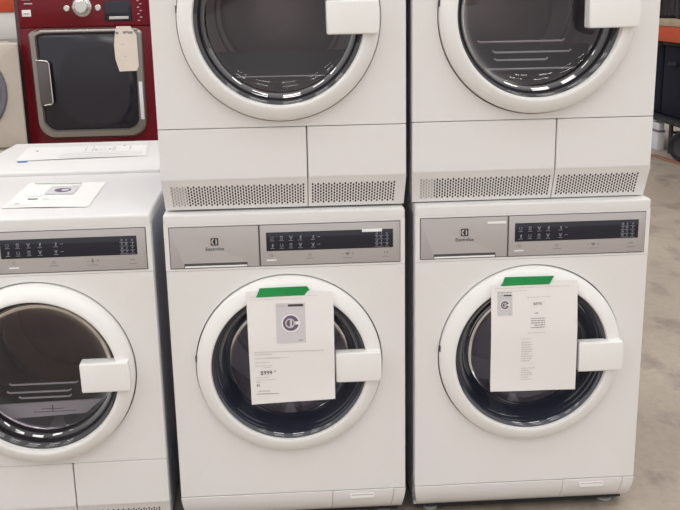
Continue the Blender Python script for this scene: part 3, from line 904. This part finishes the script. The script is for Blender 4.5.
# ------------------------------------------------------------------ racks
def beam(parent, x0, x1, y0, y1, z0, z1, m, name='beam', bev=.006):
    bm = bmesh.new(); box(bm, x0, x1, y0, y1, z0, z1, bev=bev); return link_mesh(name, bm, m, parent)
rk = thing('pallet_rack', 'orange beamed pallet rack with white shelf edge behind the ivory machine', 'rack', (-3.0, 3.80, FLOOR))
beam(rk, 0, 2.0, 0, .06, 1.309 + Zs, 1.46 + Zs, M['orange'])
beam(rk, 0, 2.0, .01, .05, 1.150 + Zs, 1.306 + Zs, M['whiteboard'], 'shelf_edge')
beam(rk, 0, 2.0, .06, 1.0, 1.36 + Zs, 1.40 + Zs, M['board'], 'shelf')
beam(rk, 0, 2.0, 1.0, 1.06, 1.309 + Zs, 1.46 + Zs, M['orange'])
for x in (0, 1.92):
    for y in (0.0, .98):
        beam(rk, x, x + .08, y + .0, y + .08, 0, 1.9, M['navy'], 'upright')

rr_ = thing('pallet_rack', 'long rack with orange beam and dark underside standing beyond the right washer', 'rack', (3.30, 3.2, FLOOR))
LY = 3.75
beam(rr_, 0, .05, 0, LY, .940 + Zs, 1.068 + Zs, M['orange'])
beam(rr_, -.004, 1.0, 0, LY, 1.070 + Zs, 1.128 + Zs, M['board'], 'shelf', bev=.004)
beam(rr_, .95, 1.0, 0, LY, .940 + Zs, 1.068 + Zs, M['orange'])
beam(rr_, .02, 1.0, 0, LY, .245 + Zs, .285 + Zs, M['black'], 'lower_shelf')

for y in (0.0, 1.84, LY - .085):
    for x in (.06, .93):
        beam(rr_, x, x + .07, y, y + .08, 0, 2.3, M['steel'], 'upright')
ys = 3.36
k = 0
sizes = [(.50, .61, 5.23), (.50, .62, 5.77), (.46, .61, 6.31)]
order = ['nearest of the three dark navy totes on the lower rack shelf', 'middle one of the three dark navy totes on the lower rack shelf', 'farthest of the three dark navy totes on the lower rack shelf']
for i, (w, h, ys) in enumerate(sizes):
    t = thing('storage_tote', order[i], 'tote', (3.56, ys + w / 2, .2855 + 0), 0, 'navy totes on the lower rack shelf')
    bm = bmesh.new(); box(bm, -.16, .30, -w / 2, w / 2, 0, h, bev=.02, seg=3); bx_ = link_mesh('tub', bm, M['navy'], t)
    bm = bmesh.new(); box(bm, -.18, .32, -w / 2 - .012, w / 2 + .012, h - .006, h + .035, bev=.012, seg=3); link_mesh('lid', bm, M['black'], t)
    bm = bmesh.new(); box(bm, -.190, -.158, -.08, .08, h * .72, h * .78, bev=.006); link_mesh('side_handle', bm, M['black'], bx_)
tl = ['nearest', 'middle one', 'farthest']
for i in range(3):
    w = .36 + .02 * ((i * 3) % 4); h = .46 + .06 * ((i * 5) % 3); ys = (5.22, 5.70, 6.20)[i]
    t = thing('wrapped_bundle', tl[i] + ' of the three charcoal wrapped bundles standing on the rack shelf', 'bundle', (3.56, ys + w / 2, 1.1285), 0, 'charcoal bundles on the rack shelf')
    bm = bmesh.new()
    n = 18; zs_ = [0, .03, .25 * h, .5 * h, .8 * h, h - .03, h]; rd = [.88, 1, .97, 1.0, .95, .92, .72]; V = []
    for z, q_ in zip(zs_, rd):
        V.append([bm.verts.new((.19 * q_ * (1 + .05 * math.sin(5 * a + i)) * math.copysign(abs(math.cos(a)) ** .5, math.cos(a)), w * .48 * q_ * (1 + .04 * math.cos(7 * a)) * math.copysign(abs(math.sin(a)) ** .5, math.sin(a)), z)) for a in [2 * PI * j / n for j in range(n)]])
    for A, B_ in zip(V, V[1:]):
        for j in range(n): bm.faces.new((A[j], A[(j + 1) % n], B_[(j + 1) % n], B_[j]))
    bm.faces.new(V[-1]); bm.faces.new(V[0][::-1])
    wr = link_mesh('wrap', bm, M['charcoal'], t)
    bm = bmesh.new(); box(bm, -.206, .206, -.02, .02, h * .02, h + .004, bev=.003); link_mesh('strap', bm, M['black'], t)
pk = thing('floor_strip', 'faded orange strip lying on the floor by the black wheel', 'strip', (3.235, 5.45, FLOOR), math.radians(6))
bm = bmesh.new(); box(bm, -.035, .035, -.55, .42, 0, .008, bev=.002); link_mesh('strip', bm, M['rust'], pk)
# carton, frame and wheel under the rack
wb = thing('carton', 'white carton on the floor under the right rack, beside a black post', 'box', (3.40, 6.17, FLOOR))
bm = bmesh.new(); box(bm, -.07, -.005, -.04, .18, 0, .165, bev=.004); link_mesh('carton_body', bm, M['whitebox'], wb)
bm = bmesh.new(); box(bm, -.075, .0, -.045, .185, .160, .178, bev=.004); link_mesh('carton_lid', bm, M['gasket'], wb)
wc = thing('carton', 'small white pack standing on the floor carton under the rack', 'box', (3.395, 6.2, FLOOR + .1785))
bm = bmesh.new(); box(bm, -.06, -.01, -.08, .1, 0, .065, bev=.004); link_mesh('carton_body', bm, M['whitebox'], wc)
bm = bmesh.new(); box(bm, -.055, -.015, -.002, .002, .030, .0655, bev=.0005); link_mesh('tape_seam', bm, M['gasket'], wc)
kb = thing('carton', 'khaki brown carton on the floor behind the black wheel', 'box', (3.72, 6.0, FLOOR))
bm = bmesh.new(); box(bm, -.12, .2, -.22, .22, 0, .24, bev=.005); link_mesh('carton_body', bm, M['khaki'], kb)
bm = bmesh.new(); box(bm, -.122, .202, -.02, .02, .02, .2405, bev=.0005); link_mesh('tape_seam', bm, M['board'], kb)
fr = thing('metal_frame', 'black metal frame standing on the floor between white carton and wheel', 'frame', (3.385, 5.95, FLOOR))
for x, y in ((-.02, 0), (.13, 0), (-.02, -.03), ):
    beam(fr, x, x + .022, y, y + .022, 0, .255, M['steel'], 'post', bev=.003)
beam(fr, -.02, .15, .0, .02, .170, .19, M['steel'], 'crossbar', bev=.003)
wh = thing('wheel', 'black rubber tired wheel leaning at the foot of the right rack', 'wheel', (3.31, 5.50, FLOOR + .125), math.radians(-50))
bm = bmesh.new(); n = 40
lathe(bm, [(.085, -.03), (.115, -.034), (.125, -.018), (.125, .018), (.115, .034), (.085, .03), (.085, -.03)], 0, 0, n)
link_mesh('tire', bm, M['black'], wh)
bm = bmesh.new(); lathe(bm, [(.085, -.022), (.070, -.016), (.030, -.012), (.026, -.028), (0, -.028)], 0, 0, n); lathe(bm, [(.085, .022), (.070, .016), (.030, .012), (.026, .028), (0, .028)], 0, 0, n)
link_mesh('hub', bm, M['steel'], wh)

# ------------------------------------------------------------------ setting
def struct(o): o['kind'] = 'structure'; return o
bm = bmesh.new(); box(bm, -14, 14, -12, 16, FLOOR - .2, FLOOR); struct(link_mesh('floor', bm, M['floor'], None, False))
M['wallm'] = vary(mat('grey_wall_paint', (.40, .39, .38), .8), 2, (.36, .35, .34))
bm = bmesh.new(); box(bm, -14, 14, 16, 16.2, FLOOR, 6.5); struct(link_mesh('wall_back', bm, M['wallm'], None, False))
# ceiling lamps of the warehouse: rows of long fixtures
first = None
rows = [(x, y) for y in (-7.6, -5.0, -2.4, .2, 2.8) for x in (-5.6, -3.2, -.8, 1.6, 4.0)]
for i, (x, y) in enumerate(rows):
    if first is None:
        root = thing('ceiling_light', 'long white ceiling light fixture hanging above the sales floor', 'lamp', (x, y, 6.6), 0, 'ceiling lights over the sales floor')
        bm = bmesh.new(); box(bm, -.70, .70, -.17, .17, .0, .08, bev=.01); link_mesh('housing', bm, M['lamphouse'], root)
        bm = bmesh.new(); box(bm, -.64, .64, -.15, .15, -.03, -.001, bev=.006); link_mesh('diffuser', bm, M['lamp'], root)
        first = root
    else:
        root = first.copy(); C.objects.link(root); root.location = (x, y, 6.6)
        for ch in first.children:
            c = ch.copy(); C.objects.link(c); c.parent = root

# world: the even light of a big bright hall
w = bpy.data.worlds.new('hall'); scene.world = w; w.use_nodes = True
bg = w.node_tree.nodes['Background']
bg.inputs['Color'].default_value = (1.0, .985, .975, 1); bg.inputs['Strength'].default_value = .97

# ------------------------------------------------------------------ camera
F, cx, cy, cz, ya, pi_, ro = 969.142, .0073, -2.3342, 1.3492, .0545, .2584, .0195
fwd = Vector((math.sin(ya) * math.cos(pi_), math.cos(ya) * math.cos(pi_), -math.sin(pi_)))
right = Vector((math.cos(ya), -math.sin(ya), 0)); down = fwd.cross(right)
r2 = math.cos(ro) * right + math.sin(ro) * down; d2 = -math.sin(ro) * right + math.cos(ro) * down
cam = bpy.data.cameras.new('camera'); co = bpy.data.objects.new('camera', cam); C.objects.link(co)
mw = Matrix.Identity(4)
for i in range(3): mw[i][0] = r2[i]; mw[i][1] = -d2[i]; mw[i][2] = -fwd[i]; mw[i][3] = (cx, cy, cz)[i]
co.matrix_world = mw
cam.sensor_fit = 'HORIZONTAL'; cam.sensor_width = 36; cam.lens = F * 36 / 680
cam.clip_start = .05; cam.clip_end = 100
scene.camera = co
vs = scene.view_settings
vs.view_transform = 'Standard'; vs.look = 'None'; vs.gamma = 1; vs.use_curve_mapping = False; vs.exposure = 0
